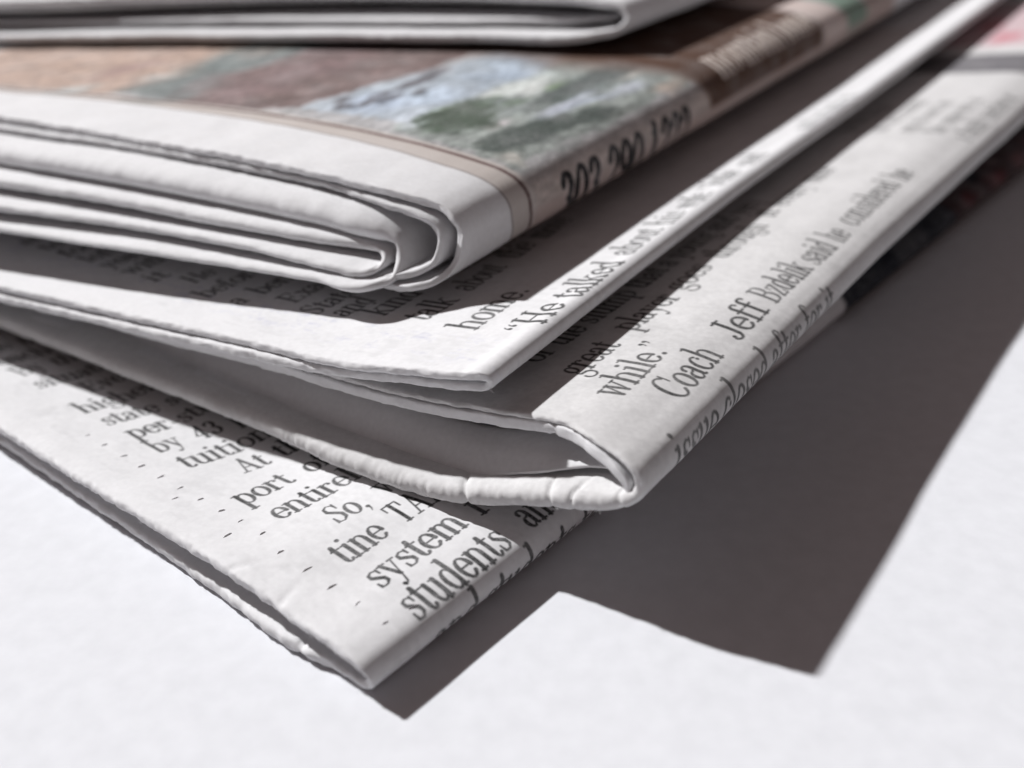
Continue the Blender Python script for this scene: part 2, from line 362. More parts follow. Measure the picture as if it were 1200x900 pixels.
def bundle(name, frame, ctrl, mat, parent, sheet=None, warp=None, depth=1.0, square=1.0, seed=0, rough=0.12,
           step=0.8, vmax=400, outer_sign=1, wave=0.15, crest=None, creases=()):
    """A pile of pages bent along a cross-section.  ctrl rows are (l, v, z, thickness) down the
    cross-section as seen at the open front; it is swept back along the newspaper's spine."""
    c = spline(ctrl, step)
    l, v, z, t = c.T
    n = len(l)
    # arc length in the (l, z) plane, zero at the crest of the spine
    seg = np.hypot(np.diff(l), np.diff(z)); s = np.concatenate([[0], np.cumsum(seg)])
    ic = int(np.argmin(l)) if crest is None else int(np.argmin(np.abs(l - crest[0]) + np.abs(z - crest[1])))
    a = s[ic] - s                       # positive on the upper side
    tl = np.gradient(l, s + np.arange(n) * 1e-9); tz = np.gradient(z, s + np.arange(n) * 1e-9)
    k = np.hypot(tl, tz) + 1e-9
    nl, nz = -tz / k, tl / k            # normal in the cross-section
    # the outside of the fold: up on the upper run
    if nz[0] < 0: nl, nz = -nl, -nz
    nl *= outer_sign; nz *= outer_sign
    rows = V_ROWS[V_ROWS <= vmax]
    prof = []                           # (offset along normal in half thicknesses, v offset, kind)
    for vv in rows[::-1]: prof.append((1.0, vv, 0))
    ncap = 10
    for i in range(1, ncap):
        ang = math.pi * i / ncap
        cy = math.cos(ang); sx = math.sin(ang)
        cy = math.copysign(abs(cy) ** (1 / (1 + square)), cy)
        prof.append((cy, -sx * depth, 1))
    inner_rows = rows[::2] if len(rows) > 4 else rows
    for vv in inner_rows: prof.append((-1.0, vv, 2))
    prof = np.array(prof); m = len(prof)
    off = prof[:, 0][None, :]; pv = prof[:, 1][None, :]; kind = prof[:, 2][None, :]
    th = t[:, None] / 2
    capv = np.where(kind == 1, pv * th, pv)
    # ragged trimmed edge and softly waving sheet
    fade = np.exp(-np.maximum(capv, 0) / 1.2)
    edge = rough * fade * (fbm(s[:, None] / 1.7 + 0 * pv, off * 1.1 + seed, seed, 4))
    edge = edge + 0.6 * rough * fade * vnoise(s[:, None] / .45, off * 2 + 3, seed + 3)
    vl = capv + edge
    dn = wave * (fbm(s[:, None] / 19.0, (vl + 3 * seed) / 23.0, seed + 40, 3)) + wave * .16 * fbm(s[:, None] / 3.1, vl / 4.3, seed + 60, 2) * np.where(kind == 1, .4, 1)
    dn = dn + np.where(kind == 1, rough * .3 * fbm(s[:, None] / 1.9, off * 1.5, seed + 80, 3) * np.minimum(th, .7), 0)
    for (l0, side, wd, amp, ln_, sk) in creases:   # (l, upper/lower run, width, amount, reach back, skew)
        run = np.arange(n) < ic if side > 0 else np.arange(n) > ic
        i0 = int(np.argmin(np.abs(l - l0) + np.where(run, 0, 1e6)))
        q = np.exp(-np.abs((s[:, None] - s[i0] - sk * vl) / wd) ** 1.3) * np.exp(-np.maximum(vl, 0) / ln_)
        dn = dn - amp * q * np.where(off >= -1.1, off, 0)
        vl = vl + .7 * abs(amp) * q * (vl < .6)
    offn = off * th + dn
    Ls = l[:, None] + nl[:, None] * offn
    Zs = z[:, None] + nz[:, None] * offn
    Vs = v[:, None] + vl
    if warp is not None:
        Ls, Vs, Zs = warp(Ls, Vs, Zs, off + 0 * vl, a[:, None] + 0 * vl)
    X = frame.o[0] + Ls * frame.e[0] + Vs * frame.d[0]
    Y = frame.o[1] + Ls * frame.e[1] + Vs * frame.d[1]
    co = np.stack([X, Y, Zs], -1).reshape(-1, 3) * U
    A = a[:, None] + 0 * vl; Bv = Vs
    if sheet is not None:
        uu = (Bv - sheet.b0) / (sheet.b1 - sheet.b0); vv_ = (A - sheet.a0) / (sheet.a1 - sheet.a0)
        uu = np.where(kind == 2, -5, uu)
        uv = np.stack([uu, vv_], -1).reshape(-1, 2)
    else:
        uv = np.zeros((co.shape[0], 2))
    idx = np.arange(n * m).reshape(n, m)
    q = np.stack([idx[:-1, :-1], idx[:-1, 1:], idx[1:, 1:], idx[1:, :-1]], -1).reshape(-1, 4)
    back = np.stack([idx[:-1, -1], idx[:-1, 0], idx[1:, 0], idx[1:, -1]], -1).reshape(-1, 4)
    faces = q.tolist() + back.tolist() + [idx[0, :].tolist(), idx[-1, ::-1].tolist()]
    ob = link_mesh(name, co.tolist(), faces, mat, parent, uv)
    GRID[ob.name] = (A, Bv, kind + 0 * A, co.reshape(n, m, 3))
    return ob

def empty(name, loc, label, category, group=None):
    o = bpy.data.objects.new(name, None)
    COL.objects.link(o)
    o.empty_display_size = 0.01
    o['label'] = label; o['category'] = category
    if group: o['group'] = group
    return o

# ------------------------------------------------------------------ table
def table():
    m = bpy.data.materials.new('white_table'); m.use_nodes = True
    N = m.node_tree.nodes; L = m.node_tree.links
    p = N['Principled BSDF']; p.inputs['Roughness'].default_value = .8; p.inputs['Specular IOR Level'].default_value = .2
    tc = N.new('ShaderNodeTexCoord')
    n1 = N.new('ShaderNodeTexNoise'); n1.inputs['Scale'].default_value = 700; n1.inputs['Detail'].default_value = 5
    n2 = N.new('ShaderNodeTexNoise'); n2.inputs['Scale'].default_value = 45; n2.inputs['Detail'].default_value = 3
    L.new(tc.outputs['Object'], n1.inputs['Vector']); L.new(tc.outputs['Object'], n2.inputs['Vector'])
    mr = N.new('ShaderNodeMapRange'); mr.inputs[1].default_value = .3; mr.inputs[2].default_value = .7
    mr.inputs[3].default_value = .93; mr.inputs[4].default_value = 1.0
    L.new(n1.outputs['Fac'], mr.inputs[0])
    mr2 = N.new('ShaderNodeMapRange'); mr2.inputs[1].default_value = .3; mr2.inputs[2].default_value = .7
    mr2.inputs[3].default_value = .985; mr2.inputs[4].default_value = 1.0
    L.new(n2.outputs['Fac'], mr2.inputs[0])
    mu = N.new('ShaderNodeMath'); mu.operation = 'MULTIPLY'; L.new(mr.outputs[0], mu.inputs[0]); L.new(mr2.outputs[0], mu.inputs[1])
    sc = N.new('ShaderNodeVectorMath'); sc.operation = 'SCALE'; sc.inputs[0].default_value = (.655, .667, .70)
    L.new(mu.outputs[0], sc.inputs['Scale']); L.new(sc.outputs[0], p.inputs['Base Color'])
    bp = N.new('ShaderNodeBump'); bp.inputs['Strength'].default_value = .16; bp.inputs['Distance'].default_value = .00003
    L.new(n1.outputs['Fac'], bp.inputs['Height']); L.new(bp.outputs[0], p.inputs['Normal'])
    s = 2.0
    vs = [(-s, -s, 0), (s, -s, 0), (s, s, 0), (-s, s, 0)]
    o = link_mesh('table_surface', vs, [(0, 1, 2, 3)], m)
    o['kind'] = 'structure'
table()

#TEXT_BEGIN
# ---- printed text of the lowest newspaper: (words, (b, a) start, (b, a) end of the baseline)
sh4 = Sheet('bottom', 0, 240, -8, 130, 11)
KX = 2.26
def rest(sheet, txt, b, a, xh=2.9, k=KX, bmax=112, **kw):
    for w in txt.split():
        adv, _ = text_strokes(w)
        if b + adv * k > bmax: break
        sheet.word(w, (b, a), (b + adv * k, a), xh, **kw)
        b += (adv + .55) * k
for txt, p0, p1, more in [
        ('students', (7.75, 1.48), (24.29, 1.7), None), ('and', (27.8, 2.0), (34.45, 2.1), 'the faculty to work'),
        ('system', (8.1, 7.7), (23.03, 8.0), None), ('for', (25.2, 7.95), (31.4, 8.0), 'the state colleges'),
        ('tine', (8.2, 14.03), (15.53, 14.2), None), ('TABOR', (17.6, 14.35), (31.4, 14.2), 'limits on the'),
        ('So,', (12.4, 20.8), (17.9, 20.4), None), ('when', (20.4, 20.7), (31.2, 20.7), 'they asked'),
        ('entirely', (8.5, 27.4), (24.2, 27.05), 'on its own'),
        ('port', (7.6, 34.1), (16.2, 34.4), None), ('of', (18.6, 34.2), (22.4, 34.1), 'higher tuition'),
        ('At', (12.7, 41.9), (17.3, 41.7), None), ('the', (19.1, 41.4), (25.6, 41.2), 'same time'),
        ('tuition', (7.8, 48.2), (22.2, 47.9), 'and fees'),
        ('by', (7.4, 54.9), (11.9, 55.2), None), ('43', (13.9, 55.0), (18.4, 54.8), 'percent'),
        ('per-student', (7.1, 61.3), (30.4, 61.9), 'money'),
        ('state', (6.4, 67.8), (15.3, 67.9), 'support fell'),
        ('higher', (5.9, 74.2), (19.2, 75.2), 'education'),
        ('Even', (10.3, 81.4), (19.6, 82.2), 'so the'),
        ('situation', (5.1, 87.5), (22.0, 88.6), 'is not'),
        ('By', (5.2, 94.3), (9.9, 95.4), 'then it'),
        ('each', (4.6, 101), (14, 102), 'year'), ('the', (4.2, 107.6), (10, 108.4), 'board')]:
    sh4.word(txt, p0, p1, 3.35 if p0[1] < 10 else 3.15, ink=.9)
    if more: rest(sh4, more, p1[0] + 1.5, p1[1], ink=.9)
rest(sh4, 'and students for the next full year of', 9.0, -3.35, xh=3.0, k=2.3, ink=.85, bmax=90)
bb, aa = sh4.grid_cached()
m = smooth(bb, 112, 114) * (aa < 40)
sh4.rgb[...] = np.where((m > .01)[..., None], np.array([.10, .12, .17], np.float32), sh4.rgb)
m2 = (m > .01) & (bb > 168)
sh4.rgb[...] = np.where(m2[..., None], np.array([.26, .19, .20], np.float32), sh4.rgb)
sh4.al = np.maximum(sh4.al, m.astype(np.float32))
for k, (b, a, r, c) in enumerate([(178, 1.5, 4, (.36, .16, .18)), (196, 1.5, 5, (.40, .19, .21)), (204, 5, 4, (.42, .33, .34)), (214, 2, 5, (.40, .19, .21)), (190, 5, 4, (.08, .1, .14)), (228, 3, 6, (.42, .22, .24))]):
    sh4.blob(b, a, r * 1.3, r * .6, c, seed=k)

# ---- third newspaper
sh3 = Sheet('third', 0, 330, -10, 62, 9)
W3 = [('Coach', (16.5, 3.64), (29.3, 4.3)), ('Jeff', (34.0, 4.3), (45.4, 4.8)), ('Bzdelik', (47.3, 4.85), (62.0, 4.85)), ('said', (63.4, 4.65), (72.0, 4.65)),
      ('he', (73.9, 4.66), (78.4, 4.65)), ('considered', (81.9, 5.15), (106.6, 6.0)), ('he', (109.2, 6), (114.6, 6.1)),
      ('while.\u201d', (11.9, 9.5), (27.6, 10.35)),
      ('great', (14.9, 17.0), (25.0, 17.1)), ('player', (29.4, 17.8), (42.9, 17.4)), ('goes', (45.0, 18.0), (55.6, 18.4)), ('through', (58.9, 18.2), (75.6, 18.0)),
      ('it', (80.0, 19.2), (83.9, 19.4)), ('every', (86.6, 19.5), (99.5, 19.9)), ('once', (102, 20), (112, 20.2))]
for txt, p0, p1 in W3: sh3.word(txt, p0, p1, 3.3, ink=.86)
rest(sh3, 'issue closed after for it', 9.2, -2.5, xh=3.2, k=2.55, ink=.78, bmax=62)
rest(sh3, 'or the slump that a young and very', 16.2, 24.6, xh=3.1, k=2.4, ink=.9)
rest(sh3, 'part of the game now and then', 16.2, 31.2, xh=3.1, k=2.4, ink=.9)
rest(sh3, 'He said it was a hard', 20.2, 37.8, xh=3.1, k=2.4, ink=.9)
rest(sh3, 'two weeks ago and the', 16.2, 44.4, xh=3.1, k=2.4, ink=.9)
for a, t in ((3.6, 'a family member or'), (9.6, 'the same way as'), (15.2, 'out of town for'), (21.5, 'his first season'), (28, 'in the league'), (35, 'on the road')):
    rest(sh3, t, 142, a, xh=3.1, k=2.4, bmax=200, ink=.7)
bb, aa = sh3.grid_cached()
band = ((bb > 207) & (bb < 233)).astype(np.float32) * .92
far = (bb > 246).astype(np.float32) * .85
sh3.rgb[...] = np.where((bb > 240)[..., None], np.array([.78, .66, .68], np.float32), np.array([.12, .12, .13], np.float32)) if False else sh3.rgb
sh3.rgb[...] = np.where(((bb > 205) & (bb < 240))[..., None], np.array([.42, .41, .43], np.float32), sh3.rgb)
sh3.rgb[...] = np.where((bb >= 240)[..., None], np.array([.80, .70, .72], np.float32), sh3.rgb)
sh3.al = np.maximum(sh3.al, np.maximum(band, far))
for k, (b, a, rb, ra) in enumerate([(262, 24, 12, 5), (270, 8, 14, 4), (284, 34, 16, 5), (300, 16, 16, 5), (258, 44, 8, 6)]):
    sh3.blob(b, a, rb, ra, (.78, .38, .44), al=.8, seed=20 + k)

# ---- second newspaper
sh2 = Sheet('second', 0, 200, -6, 116, 11)
W2 = [('\u201cHe', (11.9, .9), (21.7, 1.07)), ('talked', (23.7, .84), (38.4, .95)), ('about', (41.1, 1.4), (53.2, 1.45)), ('his', (55.3, 1.5), (62.4, 1.5)),
      ('wife.', (64.1, 1.45), (73.6, 1.3)), ('\u201cJulie', (75.2, 1.7), (87.2, 1.7)), ('said', (90.4, 1.7), (99.2, 1.5)),
      ('home.', (10.8, 9.2), (25.6, 9.5)),
      ('talk', (11.5, 18.2), (19.6, 18.1)), ('about', (22.9, 18.6), (33.2, 18.7)), ('the', (36.5, 19.3), (43.4, 19.6)), ('move', (46, 19.8), (56, 20)),
      ('kind', (11, 25.5), (20.2, 25.4)), ('of', (22.6, 25.4), (26.6, 25.4)),
      ('and', (8.7, 30.9), (15.4, 30.6)), ('State', (7.5, 35.5), (17.4, 35.4)), ('Exactly', (9.4, 42.0), (24.2, 42.2)), ('a', (5.4, 49.5), (7.6, 49.4)), ('bench', (10, 49.3), (22, 49.3)),
      ('before', (5.2, 56.6), (18, 56.6)), ('He', (8.2, 63.6), (13.4, 63.4)), ('it', (5.6, 70.3), (9.2, 70.2)), ('with', (5.8, 76.6), (15, 76.6)),
      ('year', (5.8, 82.6), (14.6, 82.6)), ('left', (6, 88.3), (12.8, 88.2)), ('for', (6, 94.6), (12.4, 94.6)), ('team', (6, 101), (17, 101)), ('and', (6, 107.4), (13, 107.4))]
for txt, p0, p1 in W2: sh2.word(txt, (p0[0], p0[1] + .5), (p1[0], p1[1] + .5 + .004 * p1[0]), 3.4 if p0[1] < 28 else 3.0, ink=.86)
for a, t in ((25.4, 'thing you'), (30.7, 'the family who'), (35.4, 'Park was'), (42.1, 'the same'), (49.3, 'player'), (56.6, 'he came'), (63.5, 'said that'), (70.2, 'took a'), (76.6, 'a new')):
    rest(sh2, t, 29 if a < 50 else 21, a, xh=2.9, ink=.88)
rest(sh2, 'and his family at', 118, 1.4, xh=3.1, bmax=180, ink=.7)
bb, aa = sh2.grid_cached()
ghost = np.clip(cheap_noise(sh2.h, sh2.w, 30, 11, 77) * .7 + cheap_noise(sh2.h, sh2.w, 7, 5, 78) * .5 - .1, 0, 1) * smooth(bb, 1, 4) * (1 - smooth(bb, 7, 10)) * .3
ghost_mask = ghost > sh2.al
sh2.rgb[ghost_mask] = (.45, .47, .68)
sh2.al = np.maximum(sh2.al, ghost.astype(np.float32))

# ---- colour photo page of the thick newspaper
sh1 = Sheet('photo', -4, 230, -16, 170, 6)
bb, aa = sh1.grid_cached()
bA = np.interp(aa, [-16, .5, 6, 18, 38, 59, 96, 124, 170], [16.2, 14.6, 14.6, 14.6, 16.3, 16.9, 14.4, 10.0, 5.0])
gap = np.interp(aa, [0, 60, 100, 170], [5.4, 4.2, 3.0, 2.2])
def paint(mask, col): sh1.rgb[...] = sh1.rgb + (np.array(col, np.float32) - sh1.rgb) * np.clip(mask, 0, 1)[..., None].astype(np.float32)
sh1.rgb[...] = (.74, .71, .69)
sh1.al = smooth(bb, bA - .2, bA + .2).astype(np.float32)
pic = smooth(bb, bA + gap + .8, bA + gap + 2.2)
paint(pic, (.66, .655, .66))
def poly(pts, col, al=.95, soft=1.6, seed=0, wob=1.2):
    # soft-edged convex patch, corners given anticlockwise or clockwise as (b, a)
    P = np.array(pts, float); area = sum(P[i - 1][0] * P[i][1] - P[i][0] * P[i - 1][1] for i in range(len(P)))
    sg = 1 if area > 0 else -1
    nz = (cheap_noise(sh1.h, sh1.w, 10, 26, seed) + .5 * cheap_noise(sh1.h, sh1.w, 5, 9, seed + 1)) * wob
    d = np.full(sh1.al.shape, 1e3)
    for i in range(len(P)):
        p, q = P[i - 1], P[i]; L = np.hypot(*(q - p)) + 1e-6
        d = np.minimum(d, sg * ((q[0] - p[0]) * (aa - p[1]) - (q[1] - p[1]) * (bb - p[0])) / L)
    paint(pic * np.clip((d + nz) / soft, 0, 1) * al, col)
poly([(8, 170), (11, 122), (18, 113), (50, 120), (75, 170)], (.60, .52, .47), seed=1)
poly([(17, 113), (22, 88), (62, 92), (96, 96), (96, 124), (46, 120)], (.45, .475, .47), seed=3)
poly([(18, 92), (17, 70), (27, 57), (47, 55), (100, 54), (100, 96), (62, 93)], (.44, .37, .36), seed=5)
poly([(26, 60), (28, 30), (62, 32), (92, 36), (92, 54), (48, 57)], (.645, .68, .715), seed=7)
poly([(22, 34), (22, 6), (90, 6), (92, 34)], (.56, .585, .57), seed=9)
# far left: warm stone, grey-green diagonal, red-brown roof tiles
paint(pic * smooth(aa, 98, 106), (.69, .60, .55))
for args in [(26, 88, 16, 9, (.47, .50, .50), .9, 20), (52, 106, 20, 7, (.46, .50, .50), .9, 25), (72, 112, 22, 6, (.50, .53, .53), .8, 30), (36, 119, 14, 5, (.60, .50, .48), .8, 10), (17.5, 112, 4.5, 9, (.68, .70, .70), .8, 60),
             (60, 128, 20, 6, (.68, .59, .55), .8, 20), (27, 124, 6, 5, (.74, .64, .58), .7, 0), (33, 104, 6, 4, (.72, .72, .71), .8, 10),
             (50, 80, 26, 13, (.50, .42, .42), .95, -20), (75, 84, 24, 12, (.48, .41, .41), .95, -25), (68, 67, 18, 9, (.47, .41, .40), .95, -20), (32, 76, 12, 10, (.51, .43, .43), .95, -10), (52, 62, 16, 6, (.52, .45, .44), .9, -20), (84, 64, 14, 8, (.50, .44, .43), .8, -10)]:
    b, a, rb, ra, c, al, rot = args
    sh1.blob(b, a, rb, ra, c, al, rot, seed=int(b + a))
# sky, leaves, trees, house
for b, a, rb, ra, c, al, rot in [
        (36, 48, 11, 10, (.68, .73, .80), .95, 0), (46, 40, 12, 9, (.70, .75, .81), .95, 0), (66, 38, 12, 9, (.66, .71, .77), .9, 0), (78, 44, 9, 7, (.62, .68, .74), .85, 0), (31, 34, 6, 7, (.78, .81, .85), .8, 0),
        (32, 50, 3, 2.5, (.30, .31, .34), .8, 0), (38, 47, 4, 2, (.28, .30, .34), .8, 20), (46, 44, 4, 1.6, (.30, .33, .36), .8, 20), (42, 50, 5, 2, (.33, .32, .34), .8, 0), (54, 50, 6, 2.5, (.42, .40, .42), .7, 0), (62, 52, 6, 3, (.46, .44, .45), .7, 0),
        (45, 27, 20, 9, (.50, .53, .53), .8, 5), (66, 19, 26, 6, (.42, .46, .46), .85, 5), (33, 28, 7, 6, (.26, .33, .26), .97, 10), (40, 30, 8, 3.5, (.24, .31, .25), .95, 12), (42, 29, 6, 3.5, (.36, .43, .35), .9, 10), (38, 33, 4, 2, (.55, .62, .50), .8, 0), (29, 24, 3.5, 3.5, (.34, .38, .35), .9, 0),
        (58, 28, 9, 4.5, (.80, .81, .80), .95, 10), (50, 30, 5, 2.5, (.36, .42, .36), .8, 0), (70, 30, 7, 3, (.72, .75, .74), .8, 0), (49, 25, 5, 2.5, (.38, .44, .38), .8, 0),
        (58, 20.5, 12, 3.8, (.30, .34, .32), .95, 8), (73, 20, 14, 4.6, (.33, .37, .36), .95, 4), (85, 22, 8, 4, (.52, .52, .48), .8, 0), (64, 24, 6, 2, (.50, .58, .46), .8, 0), (78, 17, 6, 1.8, (.80, .78, .76), .8, 0), (92, 19, 7, 3, (.60, .55, .50), .8, 0),
        (52, 16, 14, 2.6, (.72, .74, .79), .9, 3), (70, 13, 12, 3, (.68, .70, .74), .85, 0), (36, 20, 5, 2.4, (.76, .73, .74), .8, 0),
        (36, 13.5, 11, 4.8, (.25, .29, .27), .97, 3), (50, 10.5, 12, 3.2, (.29, .33, .31), .95, -6), (28, 14, 4, 4, (.36, .40, .36), .9, 0), (58, 7.5, 7, 1.4, (.45, .47, .45), .7, -5),
        (25, 10, 3, 4, (.78, .75, .72), .6, 0), (78, 8, 8, 2.6, (.74, .68, .64), .8, 0)]:
    sh1.blob(b, a, rb, ra, c, al, rot, seed=int(b * 3 + a))
fl = 1 + .09 * cheap_noise(sh1.h, sh1.w, 6, 12, 8) + .07 * cheap_noise(sh1.h, sh1.w, 22, 34, 9) + .05 * cheap_noise(sh1.h, sh1.w, 2.2, 2.2, 10)
sh1.rgb *= np.where(pic > .3, fl, 1)[..., None].astype(np.float32)
poly([(26, 32), (27, 24), (36, 19), (47, 26), (46, 33), (34, 36)], (.29, .335, .29), seed=11, wob=1.8, soft=2.6)
poly([(23, 17), (24, 10.5), (40, 8.5), (60, 6.5), (60, 11), (42, 16.5), (30, 18.5)], (.30, .33, .315), seed=13, wob=1.1, soft=2)
poly([(46, 20), (54, 24), (78, 26), (92, 24), (95, 17), (80, 16.5), (60, 17.5)], (.36, .385, .38), seed=15, wob=1.2, soft=2.2)
poly([(48, 33), (52, 28), (66, 27), (70, 31), (60, 35)], (.78, .80, .79), seed=17, wob=.8)
poly([(44, 18.7), (58, 15.6), (84, 15.2), (86, 12), (60, 12.6), (45, 16)], (.66, .69, .74), seed=19, wob=.4, soft=1)
for b, a, rb, ra in ((31, 51, 3.4, 1.6), (36, 48.5, 4, 1.5), (41, 47, 4, 1.8), (46, 44.5, 3.5, 1.3), (50, 50, 5, 2), (58, 51, 6, 2), (35, 54, 4, 1.6)):
    sh1.blob(b, a, rb, ra, (.30, .29, .31), .85, 10, seed=int(b))
paint(pic * smooth(-aa, -6.5, -2.5) * .75, (.72, .66, .63))
sh1.rgb *= np.where(pic > .3, 1 + .10 * cheap_noise(sh1.h, sh1.w, 5, 14, 31) + .06 * cheap_noise(sh1.h, sh1.w, 2, 3, 32), 1)[..., None].astype(np.float32)
# brown advertisement with white lettering
ad = smooth(bb, 84 - .0 * aa + .6 * (6 - aa).clip(-20, 6), 90) * (1 - smooth(bb, 158, 162)) * smooth(aa, -1.5, .5)
paint(ad, (.33, .235, .19))
paint(smooth(bb, 160, 163) * (1 - smooth(bb, 178, 181)) * smooth(aa, -2, 0), (.80, .74, .72))
paint(smooth(bb, 180, 183) * (1 - smooth(bb, 198, 201)), (.50, .58, .53))
paint(smooth(bb, 200, 203), (.68, .61, .59))
msk = np.zeros_like(sh1.al)
adv, st = text_strokes('mountain home')
for s in st: sh1.stroke([(97 + x * 4.6 + y * 2.5, 4.0 + y * 7, w * 5.2) for x, y, w in s], .4, 1.0, target=msk)
paint(msk, (.88, .84, .81))
spine = smooth(aa, 2.6, .6) * smooth(bb, 14, 15)
sh1.rgb *= 1.0
paint((smooth(-aa, -.8, .6)) * smooth(bb, bA + gap, bA + gap + 2) * .8, (.74, .67, .65))
for lo, wd, c in ((0, .30, (.42, .38, .38)), (1, .55, (.36, .27, .26))):
    d = np.abs(bb - bA - (gap if lo else .15))
    paint(np.clip((wd - d) / .25, 0, 1), c)
msk[...] = 0
x0, x1 = 29.0, 79.0
adv, st = text_strokes('303.290.1222'); k = (x1 - x0) / adv
for s in st: sh1.stroke([(x0 + x * k, -5.2 + y * 5.6, w * 7.2) for x, y, w in s], .3, 1.0, target=msk)
paint(msk, (.09, .08, .09))
#TEXT_END

GRP = 'folded newspapers stacked on the white table'
plain = paper_material('newsprint')
plain_thin = paper_material('newsprint_thin', trans=.22)
mat4 = paper_material('newsprint_text_bottom', sh4)
mat3 = paper_material('newsprint_text_third', sh3, base=(.70, .695, .70), mottle=.08, trans=.2)
mat2 = paper_material('newsprint_text_second', sh2)
mat1 = paper_material('newsprint_photo_page', sh1)

# ------------------------------------------------------------------ bottom newspaper
f4 = Frame(-17.41, 73.12, 47.0)
n4 = empty('newspaper', None, 'lowest newspaper of the stack lying flat on the white table, text column ending in students', 'newspaper', GRP)
def warp4(l, v, z, off, a):
    up = smooth(z, 2.6, 5.0)
    fall = 0.18 * np.clip(v - 2 + .06 * l, 0, 17) * smooth(l, 12, 45)
    return l, v, z - up * fall
bundle('cover_fold', f4, [(315.0, -14.2, 6.2, 1.6), (196.7, -9.2, 6.2, 1.6), (108.0, -5.8, 6.1, 1.6), (78.4, -4.5, 6.0, 1.6), (53.8, -3.1, 5.9, 1.6), (26.2, -1.2, 5.6, 1.6), (15.4, -0.7, 5.4, 1.5), (8.5, -0.6, 5.1, 1.4),
                       (3.6, -0.4, 5.0, 1.3), (1.2, -0.4, 4.75, 1.2), (-0.5, -0.3, 4.2, 1.1), (-1.25, 0.0, 3.1, 1.1), (-0.7, 0.2, 1.7, 1.1), (0.6, 0.2, 0.9, 1.1), (3.2, 0.1, 0.9, 1.2), (8.2, -0.8, 1.1, 1.5), (27.1, -1.3, 1.3, 1.7), (55.0, -2.3, 1.3, 1.7), (82.9, -3.5, 1.3, 1.7), (109.9, -4.9, 1.3, 1.7), (199.7, -7.9, 1.2, 1.7), (319.4, -11.9, 1.2, 1.7)],
       mat4, n4, sh4, warp4, depth=.8, square=.5, seed=4, rough=.14, wave=.09, step=.5, creases=[(9.5, -1, .4, .45, 2, .2), (6.0, -1, .9, -.25, 2, 0), (22, 1, .3, .22, 3, .5), (13, 1, .35, .2, 3, -.3)])
bundle('inner_pages', f4, [(317.8, -7.0, 3.1, 0.8), (109.2, -1.1, 3.1, 0.8), (39.6, 2.4, 3.1, 0.8), (7.9, 3.5, 2.9, 0.5), (4.4, 3.6, 2.6, 0.3)], plain, n4, seed=41, rough=.2, vmax=60, wave=.05, step=1.5,
       warp=lambda l, v, z, off, a: (l, v, z - .0 * v))

# ------------------------------------------------------------------ third newspaper
f3 = Frame(13.31, 82.11, 51.6)
n3 = empty('newspaper', None, 'gaping newspaper with the Coach Jeff column, lying on the lowest one', 'newspaper', GRP)
def warp3(l, v, z, off, a):
    g = np.clip(v, 0, 300)
    return l - .0 * g, v, z
UP3 = [(290, -22, 14.6), (193, -14, 14.9), (124.5, -6.6, 15.2), (81.1, -2.4, 15.6), (63.8, -.1, 15.9), (50.6, 1.0, 16.2), (38.6, 1.9, 16.7), (29.0, 2.8, 17.5), (20.1, 3.6, 18.6), (15.0, 4.3, 19.2), (11.6, 4.1, 19.5)]
bundle('cover_fold', f3, [(l, v + .4, z + .76, .8) for l, v, z in UP3] +
       [(8.4, 3.6, 20.2, .8), (5.6, 3.2, 19.8, .8), (3.4, 2.8, 19.3, .9), (1.9, 2.6, 18.5, 1.1), (1.4, 2.6, 17.3, 1.3), (1.7, 2.5, 16.1, 1.5), (2.8, 2.2, 15.1, 1.9), (4.4, 1.8, 14.4, 2.2), (7.3, 1.4, 13.5, 2.6),
        (14.0, 1.0, 11.8, 3.0), (18.8, .5, 10.3, 3.1), (24.2, -.4, 8.9, 3.2), (31.6, -1.2, 7.8, 3.1), (42.3, -2.0, 7.4, 3.1), (58.1, -2.2, 7.7, 3.0), (79.0, -3.4, 8.0, 2.9), (128, -6.9, 8.6, 2.7), (197, -13, 8.6, 2.7), (295, -20, 8.6, 2.7)],
       mat3, n3, sh3, lambda l, v, z, off, a: (l + np.interp(v, [0, 49, 83, 174], [0, .5, .9, -.6]), v, z), depth=1.25, square=.25, seed=7, rough=.13, wave=.13, step=.3,
       creases=[(24.5, -1, .3, .5, 1.6, .5), (12.4, -1, .25, .4, 1.4, .3), (8.8, -1, .25, .55, 1.4, -.2), (3.2, -1, .2, .3, 1.2, 0)])
bundle('inner_pages', f3, [(l, v - .05, z - .40, 1.5) for l, v, z in UP3] +
       [(8.4, 3.1, 18.9, 1.4), (5.8, 2.5, 18.3, 1.3), (4.1, 2.1, 17.6, 1.1), (3.1, 1.9, 16.8, .9), (2.9, 1.9, 16.0, .7)],
       plain, n3, None, None, depth=.35, square=1.2, seed=71, rough=.12, wave=.1, vmax=120, creases=[(14.2, 1, .25, .25, 1.2, .2)])
bundle('inside_page', f3, [(120, -4.6, 10.6, .3), (79, -1.2, 10.0, .3), (58, -.8, 9.8, .3), (42.3, -.4, 9.4, .3), (31.6, .3, 9.7, .3), (24.2, 1.0, 10.8, .3), (18.8, 1.9, 12.2, .3), (14.0, 2.6, 13.6, .3), (8.5, 4.4, 15.0, .3), (5.5, 5, 15.8, .3)],
       plain_thin, n3, seed=73, rough=.05, wave=.22, vmax=60, step=1.0, warp=lambda l, v, z, off, a: (l, v, z + np.interp(v, [.8, 2, 4, 6.5, 10, 60], [-.9, .3, 2.2, 3.4, 3.7, 3.9]) * np.interp(l, [5, 16, 40, 70, 120], [.15, .8, 1.15, .9, .8])))
dark_paper = paper_material('near_black_paper', None, base=(.035, .037, .045), trans=0.0)
